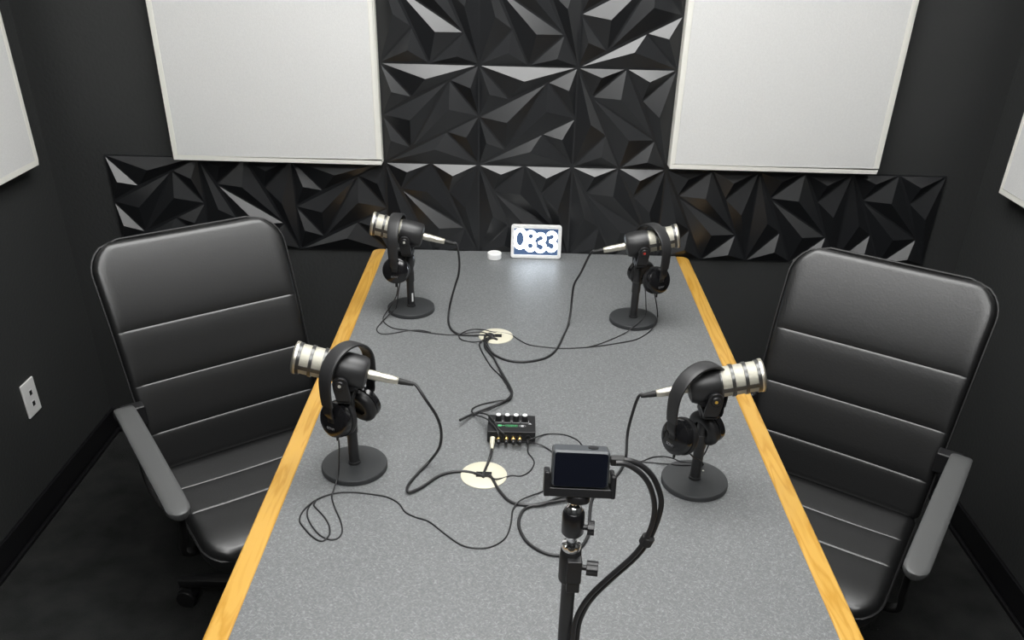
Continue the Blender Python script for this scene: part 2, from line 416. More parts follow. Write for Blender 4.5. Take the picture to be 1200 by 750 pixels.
def make_chair(label):
    """local: origin on the floor under the seat/back junction; +y facing, x = chair's right"""
    t = thing('office_chair', label, 'chair', group=None)
    phi = .353; zs = .458; H = .605
    # --- backrest
    Mb = Matrix(((1, 0, 0, 0), (0, -sin(phi), cos(phi), .0), (0, cos(phi), sin(phi), zs), (0, 0, 0, 1)))
    b = BM(); wf = lambda q: .236+.016*(q/H)
    hw = pad(b, wf, H, 26, [.106, .236, .378], Mb, .040, .0032, .085, .02, curve=bk)
    back = obj('backrest', b, 'leather', t, angle=50)
    # piping along the front rim
    for nn, mm_ in ((-.010, 'leather_dark'),):
        b = BM(); pts = []
        ks = [.03+(H-.03)*k/40 for k in range(41)]
        L_ = [(-hw(q)-.001, q) for q in ks]; R_ = [(hw(q)+.001, q) for q in reversed(ks)]
        for w, q in L_+R_: pts.append(Mb @ Vector((w, q, nn+bk(q, w))))
        tube(b, pts, .0028, 6, 1); obj('piping', b, mm_, back)
    # back shell bracket
    b = BM(); box(b, (-.16, -.02, -.075), (.16, .30, -.044), Mb @ Matrix.Translation((0, 0, -.018))); obj('back_bracket', b, 'black', t, bevel=.008)
    # --- seat
    Ms = Matrix(((1, 0, 0, 0), (0, 1, 0, -.045), (0, 0, 1, .452), (0, 0, 0, 1)))
    b = BM(); D = .445
    sc = lambda q, w: (.010*(q/D) - (max(0, q-.33)/.12)**2*.028) + .12*w*w
    hs = pad(b, lambda q: .245-.012*(1-q/D), D, 24, [.145, .265], Ms, .062, .0045, .075, .03, curve=sc)
    seat = obj('seat', b, 'leather', t, angle=50)
    b = BM(); ks = [.02+(D-.02)*k/30 for k in range(31)]; pts = []
    for w, q in [(-hs(q)-.001, q) for q in ks]+[(hs(q)+.001, q) for q in reversed(ks)]: pts.append(Ms @ Vector((w, q, -.020+sc(q, w))))
    tube(b, pts, .0028, 6, 1); obj('piping', b, 'leather_dark', seat)
    b = BM(); box(b, (-.19, .0, .372), (.19, .34, .392)); box(b, (-.09, .08, .33), (.09, .27, .374)); obj('seat_plate', b, 'black', t, bevel=.006)
    # --- arms
    for s in (-1, 1):
        x = s*.283
        b = BM()
        prof = [(-.012, .648, .046), (-.006, .662, .047), (.004, .670, .048), (.02, .6725, .049), (.06, .668, .050), (.11, .660, .051), (.16, .652, .052), (.22, .6425, .052), (.27, .634, .052), (.33, .625, .052), (.37, .618, .052), (.390, .6142, .052)]
        for k in range(1, 9):
            th = pi/2*k/8; prof.append((.390+.028*sin(th), .6142-.006*sin(th), max(.010, .052*cos(th))))
        sweep(b, [(x, p[0], p[1]) for p in prof], lambda q: prof[min(len(prof)-1, int(round(q*(len(prof)-1))))][2], lambda q: .020 if q < .97 else .013, (1, 0, 0), 1)
        arm = obj('armrest', b, 'arm_plastic', t, angle=40)
        b = BM()
        xi = x-s*.012
        sweep(b, [(xi, .345, .606), (xi, .345, .56), (xi, .325, .49), (xi, .29, .42), (xi-s*.04, .26, .385), (xi-s*.085, .24, .38)], .026, .014, (0, 1, 0), 4)
        sweep(b, [(xi-s*.085, .10, .38), (xi-s*.03, .08, .385), (xi, .04, .45), (xi, -.0, .56), (xi, -.004, .652)], .026, .014, (0, 1, 0), 4)
        obj('arm_support', b, 'matte_black', arm, angle=40)
        b = BM(); box(b, (min(x, x-s*.055), -.055, .60), (max(x, x-s*.055), -.02, .655)); obj('arm_bracket', b, 'black', arm, bevel=.005)
    # --- column and five star base
    cy = .20
    obj('gas_column', lathe(BM(), [(.030, .09), (.030, .21), (.025, .215), (.025, .335)], Matrix.Translation((0, cy, 0)), 24), 'satin', t)
    b = BM(); lathe(b, [(.045, .07), (.048, .085), (.045, .115), (.034, .125)], Matrix.Translation((0, cy, 0)), 24)
    st = obj('base_hub', b, 'black', t)
    for k in range(5):
        a = BASE_A+2*pi*k/5; ux, uy = cos(a), sin(a)
        b = BM(); sweep(b, [(ux*.03, cy+uy*.03, .100), (ux*.17, cy+uy*.17, .098), (ux*.325, cy+uy*.325, .078)], lambda q: .05-.02*q, .026, (-uy, ux, 0), 3)
        leg = obj('base_leg', b, 'black', t)
        px, py = ux*.31, cy+uy*.31
        b = BM()
        for s in (-1, 1):
            lathe(b, [(.012, 0), (.026, .001), (.028, .004), (.028, .014), (.026, .017), (.012, .018)], axis_m((px-uy*s*.007, py+ux*s*.007, .028), (-uy*s, ux*s, 0)), 24)
        lathe(b, [(.006, .02), (.006, .075)], Matrix.Translation((px, py, 0)), 12)
        sweep(b, [(px-ux*.024, py-uy*.024, .035), (px-ux*.014, py-uy*.014, .056), (px+ux*.014, py+uy*.014, .056), (px+ux*.024, py+uy*.024, .035)], .03, .004, (-uy, ux, 0), 3)
        obj('caster', b, 'black', leg)
    return t
BASE_A = 1.77
ch = make_chair('black leather office chair left of the table, beside the wall plate')
def place_chair(o, x, y, th): o.location = (x, y, 0); o.rotation_euler = (0, 0, th-pi/2)
c2 = dup(ch)
tag(c2, 'black leather office chair right of the table'); 
tag(ch, group='office chairs beside the table'); tag(c2, group='office chairs beside the table')
place_chair(ch, -.750, -.787, -.93); place_chair(c2, .795, -.917, 4.117)

# ------------------------------------------------------------------ desk microphones
TILT = .23
def make_mic():
    """local: +x = grille direction, origin at the foot centre on the table"""
    t = thing('desk_microphone', '', 'microphone')
    obj('base', lathe(BM(), [(.0655, 0), (.0668, .0015), (.0668, .010), (.0655, .0118), (.0, .0128)], n=64), 'base', t, angle=30)
    obj('pole', lathe(BM(), [(.0125, .0122), (.0125, .018), (.0105, .0185), (.0105, .088), (.0122, .0885), (.0122, .118), (.0108, .119), (.0108, .160), (.009, .161), (.009, .172)], n=28), 'satin', t, angle=30)
    sw = obj('swivel_block', box(BM(), (-.013, -.022, .165), (.013, .022, .179)), 'black', t, bevel=.004)
    pz = .217; px = .006
    b = BM()
    for s in (-1, 1):
        pts = [(-.013, .178), (.015, .178), (.0200, .205)]+[(px+.0150*cos(a), pz+.0150*sin(a)) for a in [-.3+(pi+.5)*k/10 for k in range(11)]]+[(-.0105, .20)]
        m = Matrix(((1, 0, 0, 0), (0, 0, 1, 0), (0, 1, 0, 0), (0, 0, 0, 1)))
        y0, y1 = (.0345, .0425) if s > 0 else (-.0425, -.0345)
        prism(b, pts, y0, y1, m)
    box(b, (-.012, -.0425, .1765), (.014, .0425, .1845))
    yk = obj('yoke', b, 'black', t, bevel=.002)
    for s in (-1, 1):
        bo = obj('pivot_bolt', lathe(BM(), [(.0095, 0), (.0095, .003), (.008, .0045), (0, .0045)], axis_m((px, s*.0425, pz), (0, s, 0)), 24), 'black', yk)
        obj('bolt_dot', lathe(BM(), [(.0032, 0), (.0030, .0008), (0, .001)], axis_m((px, s*.047, pz), (0, s, 0)), 16), DOT, bo)
    A = Matrix.Translation((0, 0, .2304)) @ Matrix.Rotation(-TILT, 4, 'Y') @ Matrix.Rotation(pi/2, 4, 'Y')   # local z -> tilted +x
    b = BM(); lathe(b, [(0, -.042), (.020, -.042), (.029, -.039), (.0325, -.032), (.0333, -.010), (.0333, .010), (.0315, .018), (.030, .019), (0, .019)], A, 48)
    body = obj('microphone_body', b, 'satin', t, angle=32)
    # lower boss between the yoke arms
    b = BM(); m = Matrix(((1, 0, 0, 0), (0, 0, 1, 0), (0, 1, 0, 0), (0, 0, 0, 1)))
    prism(b, [(-.036, .226), (.020, .226), (.016, .200), (.006, .1925), (-.012, .1905), (-.032, .203)], -.0235, .0235, m)
    obj('mount_boss', b, 'black', body, bevel=.005)
    b = BM(); lathe(b, [(.0285, .017), (.0290, .019), (.0290, .098), (.0270, .1005), (0, .1015)], A, 48)
    gr = obj('grille', b, 'grille', body, angle=30)
    b = BM()
    for s0 in (.019, .0415, .066, .0895):
        w = .0032 if s0 > .02 else .002
        lathe(b, [(.0287, s0-w), (.0312, s0-w), (.0312, s0+w), (.0287, s0+w)], A, 48, cap=False)
    for a in (pi/2-.12+.0, -pi/2+.12, 0.0):
        w_ = .0042
        mm = A @ Matrix.Rotation(a, 4, 'Z')
        box(b, (.0275, -w_, .019), (.0306, w_, .090), mm)
    obj('grille_cage', b, 'steel_dark', body, angle=30)
    b = BM(); lathe(b, [(.0285, .0925), (.0318, .0930), (.0322, .0960), (.0318, .0995), (.0290, .1010), (.0275, .1000)], A, 48, cap=False)
    obj('front_ring', b, 'nickel', body, angle=60)
    return t
M['steel_dark'] = mat('dark_nickel', (.10, .10, .098), .32, metal=.7)
mics = [  # x, y, rot, label, dot
    (-.344, -1.296, pi, 'near left desk microphone on round black stand, pointing at the left chair', 'whitedot'),
    (.351, -1.319, 0, 'near right desk microphone on round stand, pointing at the right chair, amber highlight painted on its pivot dot', 'amber'),
    (-.319, -.503, pi, 'far left desk microphone on round black stand, a white sticker on its pole', 'whitedot'),
    (.312, -.5395, 0, 'far right desk microphone on round black stand, red dot on its pivot', 'red')]
M['whitedot'] = mat('pale_dot', (.55, .54, .48), .4)
DOT = 'whitedot'
m0 = make_mic(); mic_objs = [m0]+[dup(m0) for _ in range(3)]
for o, (x, y, r, lb, dm) in zip(mic_objs, mics):
    o.location = (x, y, ZT+.0004); o.rotation_euler = (0, 0, r); tag(o, lb, 'microphone', 'desk microphones')
    for yk in o.children:
        for bo in yk.children:
            for d in bo.children:
                if d.name.startswith('bolt_dot'):
                    d.data = d.data.copy(); d.data.materials.clear(); d.data.materials.append(M[dm])
b = BM(); box(b, (-.0125, .0035, .024), (-.0100, .0075, .048)); 
st = obj('pole_sticker', box(BM(), (-.0022, -.0006, -.0125), (.0022, .0004, .0125), Matrix.Rotation(.15, 4, 'Z') @ Matrix.Translation((0, -.0108, 0))), 'white', mic_objs[2]); b.free()
st.location = (0, 0, .042); st.rotation_euler = (0, 0, pi+.45); st['label'] = 'white sticker'
obj('screw_head', lathe(BM(), [(.0022, 0), (.002, .0006), (0, .0008)], Matrix.Translation((.022, .026, .0124)), 12), 'whitedot', mic_objs[1])

# ------------------------------------------------------------------ headphones
def make_phones():
    """local: x across the hoop (+x = near cup), z = 0 at the underside of the band top"""
    t = thing('headphones', '', 'headphones')
    W = HW
    pts = []
    for k in range(25):
        a = pi*k/24; pts.append((W*cos(a)*(1.0), 0, -.062+.066*sin(a)**.9))
    pts = [(W*.97, 0, -.098), (W*1.0, 0, -.08)]+pts+[(-W*1.0, 0, -.08), (-W*.97, 0, -.098)]
    b = BM(); sweep(b, pts, lambda q: .0315-.005*abs(2*q-1)**2, .0065, (0, 1, 0), 1)
    hb = obj('headband', b, 'satin_pad', t, angle=40)
    for s in (-1, 1):
        b = BM(); sweep(b, [(s*W*.97, 0, -.096), (s*W*.97, 0, -.112), (s*W*.93, 0, -.120)], lambda q: .0215, .0055, (0, 1, 0), 3)
        obj('slider', b, 'black', hb, bevel=0)
        cx = s*(W-.021); cz = -.137
        N = Vector((s*.97, 0, .24)).normalized()
        m = axis_m((cx, 0, cz), N)
        b = BM(); lathe(b, [(.0, -.010), (.030, -.010), (.0355, -.006), (.0365, 0), (.0350, .006), (.029, .0100), (.014, .0125), (0, .0128)], m, 40)
        cup = obj('ear_cup', b, 'cup', t, angle=30)
        b = BM(); lathe(b, [(.0175, -.0245), (.022, -.0262), (.031, -.0255), (.0365, -.021), (.0375, -.015), (.036, -.009), (.0175, -.009)], m, 40, cap=False)
        lathe(b, [(.0185, -.0175), (0, -.0175)], m, 32, cap=False)
        obj('ear_pad', b, 'pad', cup, angle=60)
        # hinge arm over the shell
        b = BM(); sweep(b, [(s*W*.95, 0, -.110), (s*(W-.004), 0, -.119), (cx+s*.0132, 0, -.128), (cx+s*.0135, 0, cz)], lambda q: .020-.006*q, .004, (0, 1, 0), 4)
        obj('cup_hinge', b, 'black', cup, angle=40)
        R_ = m @ Matrix.Translation((0, -.0165, .0124)) @ Matrix.Rotation(.17, 4, 'X')
        text_obj('brand_mark', 'SONY', .0075, 'logo', cup, R_, .0003)
        b = BM(); tube(b, [(cx, 0, cz-.034), (cx, 0, cz-.042), (cx, 0, cz-.048)], .0026, 8, 2); obj('cord_boot', b, 'rubber', cup)
    return t
M['satin_pad'] = mat('black_headband_vinyl', (.022, .022, .023), .45, bump=(400, .1, .001))
M['cup'] = mat('glossy_black_cup', (.008, .008, .009), .16, spec=.6)
M['pad'] = mat('black_ear_cushion', (.013, .013, .014), .45)
HW = .065
ph0 = make_phones(); phs = [ph0]+[dup(ph0) for _ in range(3)]
PH = [((-.343, -1.293, 1.0285), atan2(-.092, -.055), 'black headphones hanging on the near left microphone', .0),
      ((.330, -1.336, 1.0285), atan2(-.075, -.112), 'black headphones hanging on the near right microphone', .0),
      ((-.348, -.505, 1.0285), -1.66, 'black headphones hanging on the far left microphone', .0),
      ((.341, -.545, 1.0325), atan2(-.085, .048), 'black headphones hanging on the far right microphone', .0)]
for o, (p, a, lb, tl) in zip(phs, PH):
    o.location = p; o.rotation_euler = (0, tl, a); tag(o, lb, 'headphones', 'headphones hanging on the microphones')

CABLES = {
    'xlr_lf': [(-0.2562, -1.296, 0.9668),(-0.2495, -1.297, 0.9666),(-0.2344, -1.3, 0.9631),(-0.2184, -1.305, 0.9569),(-0.1919, -1.31, 0.9301),(-0.1707, -1.31, 0.8909),(-0.1635, -1.305, 0.8532),(-0.1681, -1.3, 0.8131),(-0.1901, -1.2817, 0.7666),(-0.2088, -1.3079, 0.7586),(-0.2249, -1.3496, 0.7581),(-0.2271, -1.3734, 0.7606),(-0.2209, -1.383, 0.7606),(-0.1994, -1.3637, 0.7586),(-0.1721, -1.3267, 0.7581),(-0.1509, -1.3103, 0.7578),(-0.1251, -1.3039, 0.7578),(-0.1022, -1.3075, 0.7578),(-0.0843, -1.3167, 0.7581),(-0.0762, -1.3231, 0.7586)],
    'xlr_rf': [(0.2712, -1.319, 0.9643),(0.2617, -1.319, 0.9621),(0.2456, -1.32, 0.9585),(0.2302, -1.32, 0.9485),(0.2171, -1.32, 0.931),(0.2083, -1.32, 0.9017),(0.2069, -1.31, 0.8557),(0.2185, -1.2502, 0.7666),(0.2062, -1.2823, 0.7581),(0.1853, -1.3192, 0.7578),(0.1586, -1.3498, 0.7578),(0.1389, -1.3875, 0.7578),(0.1303, -1.4419, 0.7578),(0.1253, -1.4933, 0.7578),(0.1087, -1.5329, 0.7578),(0.0876, -1.5526, 0.7578),(0.0659, -1.5581, 0.7578),(0.0385, -1.5499, 0.7578),(0.0093, -1.5201, 0.7578),(-0.005, -1.476, 0.7578),(-0.0003, -1.4369, 0.7578),(0.0145, -1.4175, 0.7578),(0.041, -1.4092, 0.7606),(0.0728, -1.3996, 0.7606),(0.0983, -1.3902, 0.7606),(0.1006, -1.3761, 0.7606),(0.0732, -1.3885, 0.7606),(0.0409, -1.4119, 0.7606),(0.0095, -1.4127, 0.7581),(-0.0221, -1.4016, 0.7578),(-0.0447, -1.3658, 0.7578),(-0.0596, -1.3276, 0.7581),(-0.0651, -1.3166, 0.7586)],
    'xlr_lr': [(-0.2268, -0.503, 0.974),(-0.2198, -0.503, 0.9717),(-0.2013, -0.505, 0.962),(-0.1853, -0.51, 0.9405),(-0.1791, -0.515, 0.9103),(-0.181, -0.52, 0.8746),(-0.1908, -0.525, 0.8408),(-0.2024, -0.53, 0.7988),(-0.2087, -0.5359, 0.7646),(-0.2051, -0.59, 0.7581),(-0.1943, -0.6333, 0.7581),(-0.1763, -0.6584, 0.7578),(-0.1528, -0.6649, 0.7578),(-0.1205, -0.6646, 0.7578),(-0.0974, -0.6659, 0.7586),(-0.0811, -0.6728, 0.7586)],
    'xlr_rr': [(0.2446, -0.54, 0.9656),(0.2356, -0.54, 0.963),(0.2154, -0.54, 0.9556),(0.1855, -0.54, 0.9328),(0.1566, -0.54, 0.8969),(0.14, -0.54, 0.8613),(0.136, -0.545, 0.8251),(0.1337, -0.56, 0.7904),(0.1272, -0.5845, 0.7606),(0.1114, -0.6518, 0.7578),(0.0917, -0.7301, 0.7578),(0.068, -0.778, 0.7578),(0.039, -0.8011, 0.7578),(-0.0003, -0.8128, 0.7578),(-0.0396, -0.8056, 0.7578),(-0.071, -0.7787, 0.7578),(-0.0899, -0.7462, 0.7606),(-0.1004, -0.7065, 0.7606),(-0.0994, -0.6743, 0.7626),(-0.0861, -0.6629, 0.7626),(-0.0743, -0.6698, 0.7586)],
    'trunk': [(-0.0668, -0.6902, 0.7586),(-0.0807, -0.6847, 0.7606),(-0.0961, -0.7011, 0.7606),(-0.0993, -0.7328, 0.7586),(-0.0869, -0.7647, 0.7576),(-0.0726, -0.7976, 0.7576),(-0.0628, -0.8346, 0.7576),(-0.0466, -0.8878, 0.7576),(-0.031, -0.9389, 0.7576),(-0.0243, -0.9728, 0.7581),(-0.03, -1.0015, 0.7581),(-0.0515, -1.0257, 0.7576),(-0.0786, -1.0485, 0.7576),(-0.1049, -1.0741, 0.7596),(-0.123, -1.0982, 0.7646),(-0.1384, -1.127, 0.7716)],
    'amp_in1': [(-0.0746, -0.6592, 0.7586),(-0.0943, -0.6876, 0.7616),(-0.1074, -0.7018, 0.7606),(-0.1132, -0.7235, 0.7586),(-0.1022, -0.7704, 0.7576),(-0.0776, -0.8426, 0.7566),(-0.0506, -0.8959, 0.7571),(-0.0308, -0.9586, 0.7616),(-0.0242, -0.9906, 0.7636),(-0.0319, -1.0151, 0.7636),(-0.0598, -1.0159, 0.7586),(-0.0913, -1.0279, 0.7566),(-0.1122, -1.0465, 0.7566),(-0.1152, -1.0654, 0.7586),(-0.1041, -1.0917, 0.7646),(-0.0876, -1.1166, 0.7746),(-0.0751, -1.1497, 0.7886),(-0.0631, -1.1736, 0.7906),(-0.0553, -1.1866, 0.7881),(-0.0512, -1.2, 0.7837),(-0.0503, -1.197, 0.7753)],
    'amp_in2': [(-0.0893, -0.7017, 0.7636),(-0.093, -0.7213, 0.7606),(-0.0805, -0.7574, 0.7566),(-0.0676, -0.8189, 0.7566),(-0.0486, -0.8934, 0.7606),(-0.0331, -0.9412, 0.7636),(-0.0254, -0.9836, 0.7666),(-0.0301, -1.0082, 0.7666),(-0.0475, -1.0317, 0.7636),(-0.0742, -1.064, 0.7636),(-0.0969, -1.0803, 0.7636),(-0.0842, -1.1076, 0.7786),(-0.0718, -1.1368, 0.7896),(-0.0617, -1.1602, 0.7911),(-0.0517, -1.1885, 0.7916),(-0.0403, -1.2, 0.7862),(-0.0356, -1.197, 0.7758)],
    'hp_lf': [(-0.3566, -1.36, 0.8626),(-0.3598, -1.35, 0.8341),(-0.3625, -1.355, 0.7949),(-0.365, -1.365, 0.7771),(-0.37, -1.385, 0.7625),(-0.3711, -1.399, 0.7562),(-0.3599, -1.4313, 0.7562),(-0.3407, -1.4725, 0.7562),(-0.3319, -1.5025, 0.7562),(-0.3358, -1.5236, 0.7562),(-0.3522, -1.5279, 0.7562),(-0.375, -1.5117, 0.7562),(-0.3982, -1.4775, 0.7562),(-0.4085, -1.4493, 0.7562),(-0.4072, -1.4252, 0.7562),(-0.3994, -1.4145, 0.7586),(-0.3996, -1.4294, 0.7576),(-0.3864, -1.4458, 0.7562),(-0.3709, -1.466, 0.7562),(-0.3574, -1.4928, 0.7576),(-0.3533, -1.5174, 0.7576),(-0.3628, -1.5331, 0.7562),(-0.3813, -1.523, 0.7562),(-0.4067, -1.4931, 0.7562),(-0.4177, -1.4732, 0.7562),(-0.4171, -1.447, 0.7562),(-0.4069, -1.4257, 0.7586),(-0.3902, -1.4031, 0.7576),(-0.3634, -1.3866, 0.7566),(-0.3305, -1.3832, 0.7562),(-0.2875, -1.3892, 0.7562),(-0.2612, -1.397, 0.7562),(-0.238, -1.4153, 0.7562),(-0.2224, -1.4415, 0.7562),(-0.2011, -1.4564, 0.7562),(-0.1749, -1.4682, 0.7562),(-0.144, -1.501, 0.7562),(-0.1103, -1.5333, 0.7562),(-0.0788, -1.542, 0.7562),(-0.0519, -1.535, 0.7562),(-0.0292, -1.5099, 0.7562),(-0.0198, -1.4669, 0.7562),(-0.0168, -1.4266, 0.7576),(-0.0039, -1.4055, 0.7626),(0.0178, -1.388, 0.7626),(0.0368, -1.3678, 0.7566),(0.0595, -1.3461, 0.7562),(0.0727, -1.31, 0.7562),(0.076, -1.2637, 0.7562),(0.0677, -1.2275, 0.7562),(0.0448, -1.2014, 0.7586),(0.0171, -1.1985, 0.7646),(-0.0034, -1.215, 0.7753),(-0.0143, -1.205, 0.7707)],
    'hp_rf': [(0.3226, -1.36, 0.854),(0.3347, -1.35, 0.8377),(0.3565, -1.33, 0.8146),(0.3745, -1.2739, 0.7683),(0.3423, -1.276, 0.7683),(0.316, -1.2744, 0.7683),(0.3027, -1.2622, 0.7606),(0.2812, -1.2527, 0.7562),(0.251, -1.2493, 0.7562),(0.2229, -1.2429, 0.7564),(0.1876, -1.2333, 0.7564),(0.1612, -1.2228, 0.7562),(0.1367, -1.2058, 0.7562),(0.122, -1.1727, 0.7562),(0.0948, -1.1515, 0.7562),(0.0591, -1.1497, 0.7562),(0.0379, -1.1664, 0.7606),(0.0217, -1.215, 0.7848),(0.013, -1.205, 0.7748)],
    'hp_rf2': [(0.3802, -1.28, 0.8398),(0.3776, -1.28, 0.8148),(0.3687, -1.285, 0.7969),(0.3565, -1.2649, 0.7691),(0.3304, -1.2618, 0.7683),(0.3192, -1.2528, 0.7683),(0.3073, -1.24, 0.7636),(0.297, -1.2283, 0.7571),(0.2766, -1.2321, 0.7562),(0.2568, -1.2458, 0.7562),(0.245, -1.2532, 0.7576)],
    'hp_lr': [(-0.3494, -0.545, 0.8548),(-0.3491, -0.545, 0.8345),(-0.3542, -0.55, 0.8135),(-0.3667, -0.56, 0.7918),(-0.3849, -0.5528, 0.7646),(-0.3902, -0.5691, 0.7562),(-0.3811, -0.5995, 0.7562),(-0.3532, -0.6313, 0.7562),(-0.3147, -0.6409, 0.7562),(-0.2719, -0.6501, 0.7562),(-0.2188, -0.6613, 0.7562),(-0.1851, -0.6639, 0.7564),(-0.1482, -0.6634, 0.7631),(-0.1163, -0.6572, 0.7641),(-0.0951, -0.6666, 0.7641),(-0.0787, -0.6753, 0.7586)],
    'hp_lr2': [(-0.3411, -0.545, 0.855),(-0.3478, -0.54, 0.8248),(-0.3518, -0.535, 0.8045),(-0.3596, -0.5243, 0.7683),(-0.3697, -0.5571, 0.7683),(-0.3787, -0.5637, 0.7606),(-0.3924, -0.6029, 0.7562),(-0.3972, -0.6415, 0.7562),(-0.3804, -0.6688, 0.7562),(-0.349, -0.6627, 0.7562),(-0.3164, -0.6463, 0.7562),(-0.2799, -0.6399, 0.7562),(-0.2483, -0.6543, 0.7576)],
    'hp_rr': [(0.3536, -0.6, 0.8649),(0.3592, -0.6, 0.8451),(0.3661, -0.595, 0.8203),(0.3817, -0.531, 0.7686),(0.3738, -0.5708, 0.7683),(0.3632, -0.5927, 0.7626),(0.341, -0.6241, 0.7562),(0.3062, -0.6633, 0.7562),(0.2649, -0.6839, 0.7562),(0.2143, -0.7042, 0.7562),(0.1713, -0.7173, 0.7562),(0.1076, -0.7275, 0.7562),(0.0627, -0.7226, 0.7562),(0.0176, -0.7111, 0.7562),(-0.0097, -0.6819, 0.7562),(-0.0331, -0.6518, 0.7562),(-0.0658, -0.6404, 0.7562),(-0.0821, -0.6416, 0.7576),(-0.1058, -0.6296, 0.7576),(-0.1341, -0.6246, 0.7562),(-0.1566, -0.6405, 0.7562),(-0.1703, -0.6785, 0.7626),(-0.1626, -0.6917, 0.7566),(-0.1369, -0.7023, 0.7562),(-0.1114, -0.7132, 0.7636),(-0.0918, -0.6956, 0.7656),(-0.0785, -0.6805, 0.7586)],
    'hp_rr2': [(0.3412, -0.5, 0.8479),(0.3446, -0.51, 0.8237),(0.3459, -0.53, 0.7986),(0.3482, -0.5266, 0.7683),(0.3239, -0.5794, 0.7683),(0.3012, -0.614, 0.7683),(0.2868, -0.6242, 0.7606),(0.267, -0.6393, 0.7562),(0.2415, -0.6645, 0.7562),(0.2045, -0.6966, 0.7562),(0.1757, -0.7173, 0.7576)],
    'power': [(0.0123, -1.199, 0.7632),(0.0128, -1.21, 0.7595),(0.0135, -1.2284, 0.7586),(0.0225, -1.2471, 0.7562),(0.0259, -1.266, 0.7562),(0.0168, -1.2943, 0.7562),(-0.0007, -1.3118, 0.7562),(-0.0217, -1.3121, 0.7562),(-0.0378, -1.3221, 0.7566),(-0.0543, -1.3324, 0.7611),(-0.0685, -1.3197, 0.7586)],
    'amp_feed': [(-0.0637, -1.225, 0.7627),(-0.0657, -1.2537, 0.7666),(-0.071, -1.2768, 0.7606),(-0.0769, -1.305, 0.7586),(-0.078, -1.3202, 0.7586)],
    'cam1': [(0.0946, -1.945, 1.2282),(0.1013, -1.945, 1.2286),(0.1119, -1.945, 1.2276),(0.124, -1.945, 1.2216),(0.1358, -1.945, 1.2102),(0.1454, -1.945, 1.1926),(0.1518, -1.945, 1.1704),(0.1498, -1.945, 1.1435),(0.1427, -1.945, 1.1151),(0.1301, -1.945, 1.0883),(0.1032, -1.945, 1.0521),(0.0814, -1.945, 1.019),(0.0697, -1.945, 0.9838),(0.067, -1.95, 0.9529),(0.0663, -1.96, 0.9017),(0.0683, -2.0, 0.8521),(0.095, -2.06, 0.775),(0.14, -2.15, 0.758),(0.2, -2.3, 0.758)],
    'cam2': [(0.0939, -1.952, 1.2289),(0.1015, -1.952, 1.2291),(0.1124, -1.952, 1.2243),(0.1249, -1.952, 1.2136),(0.1353, -1.952, 1.1974),(0.1428, -1.952, 1.1723),(0.1431, -1.952, 1.1463),(0.1372, -1.952, 1.1207),(0.125, -1.952, 1.0955),(0.0987, -1.952, 1.061),(0.0766, -1.952, 1.0283),(0.0639, -1.952, 0.9934),(0.0607, -1.958, 0.9609),(0.061, -1.968, 0.9104),(0.0638, -2.01, 0.8643),(0.085, -2.065, 0.775),(0.125, -2.16, 0.758),(0.18, -2.3, 0.758)],
}

bpy.context.view_layer.update()
def cord_child(key, parent, r, name='cord'):
    inv = parent.matrix_world.inverted()
    b = BM(); tube(b, [inv @ Vector(p) for p in CABLES[key]], r, 8, 5); return obj(name, b, 'cord', parent, angle=80)
cord_child('hp_lf', phs[0], .0016); cord_child('hp_rf', phs[1], .0016); cord_child('hp_rf2', phs[1], .0015)
cord_child('hp_lr', phs[2], .0016); cord_child('hp_lr2', phs[2], .0015); cord_child('hp_rr', phs[3], .0016); cord_child('hp_rr2', phs[3], .0015)

# XLR cables with metal plug and rubber boot
for key, mic, sgn, lb in (('xlr_lf', 0, 1, 'black cable with silver plug from the near left microphone to the near grommet'), ('xlr_rf', 1, -1, 'black cable with silver plug from the near right microphone, looping behind the camera stand'),
                       ('xlr_lr', 2, 1, 'black cable with silver plug from the far left microphone to the far grommet'), ('xlr_rr', 3, -1, 'black cable with silver plug curving from the far right microphone to the far grommet')):
    x, y, _, _, _ = mics[mic]
    t = thing('microphone_cable', lb, 'cable', (x+sgn*.0405, y, ZT+.2304-.0096)); inv = Matrix.Translation(-t.location)
    d = Vector((sgn*cos(TILT), 0, -sin(TILT)))
    Lp = .060
    m = axis_m((0, 0, 0), d)
    obj('plug', lathe(BM(), [(.0094, 0), (.0096, .002), (.0096, .022), (.0088, .024), (.0086, .040), (.0074, .0585), (.0066, .060)], m, 28), 'nickel', t, angle=30)
    e = d*Lp
    obj('boot', lathe(BM(), [(.0062, 0), (.0062, .006), (.0045, .024), (.0034, .030)], axis_m(e, d), 20), 'rubber', t)
    pts = [e+d*.022]+[inv @ Vector(p) for p in CABLES[key] if abs(p[0]-x) > 0]
    first = e+d*.034
    rest = [q for q in pts[1:] if (q.x-first.x)*sgn > .004 or q.z < first.z-.03]
    # drop points that sit before the boot tip
    while rest and (rest[0]-e).length < .036 and rest[0].z > first.z-.03: rest.pop(0)
    b = BM(); tube(b, [e+d*.02, first]+rest, .0031, 10, 6); obj('cord', b, 'cord', t, angle=80)
def cable(name, key, r, lb, group=None):
    base = Vector(CABLES[key][0]); b = BM(); tube(b, [Vector(p)-base for p in CABLES[key]], r, 8, 6)
    o = obj(name, b, 'cord', angle=80); o.location = base; return tag(o, lb, 'cable', group)
cable('signal_cable', 'trunk', .0030, 'thick black cable from the far grommet with its loose end lifted left of the amplifier')
cable('patch_cable', 'amp_in1', .0018, 'outer of two thin black cords from the far grommet onto the amplifier top')
cable('patch_cable', 'amp_in2', .0017, 'inner of two thin black cords from the far grommet onto the amplifier top')
cable('power_cord', 'power', .0015, 'thin black cord from the right end of the amplifier curling back to the near grommet')
t = thing('feed_cable', 'short black cable with pale plug from the amplifier front to the near grommet', 'cable', (-.0635, -1.196, .772))
d = Vector((-.02, -1, -.35)).normalized()
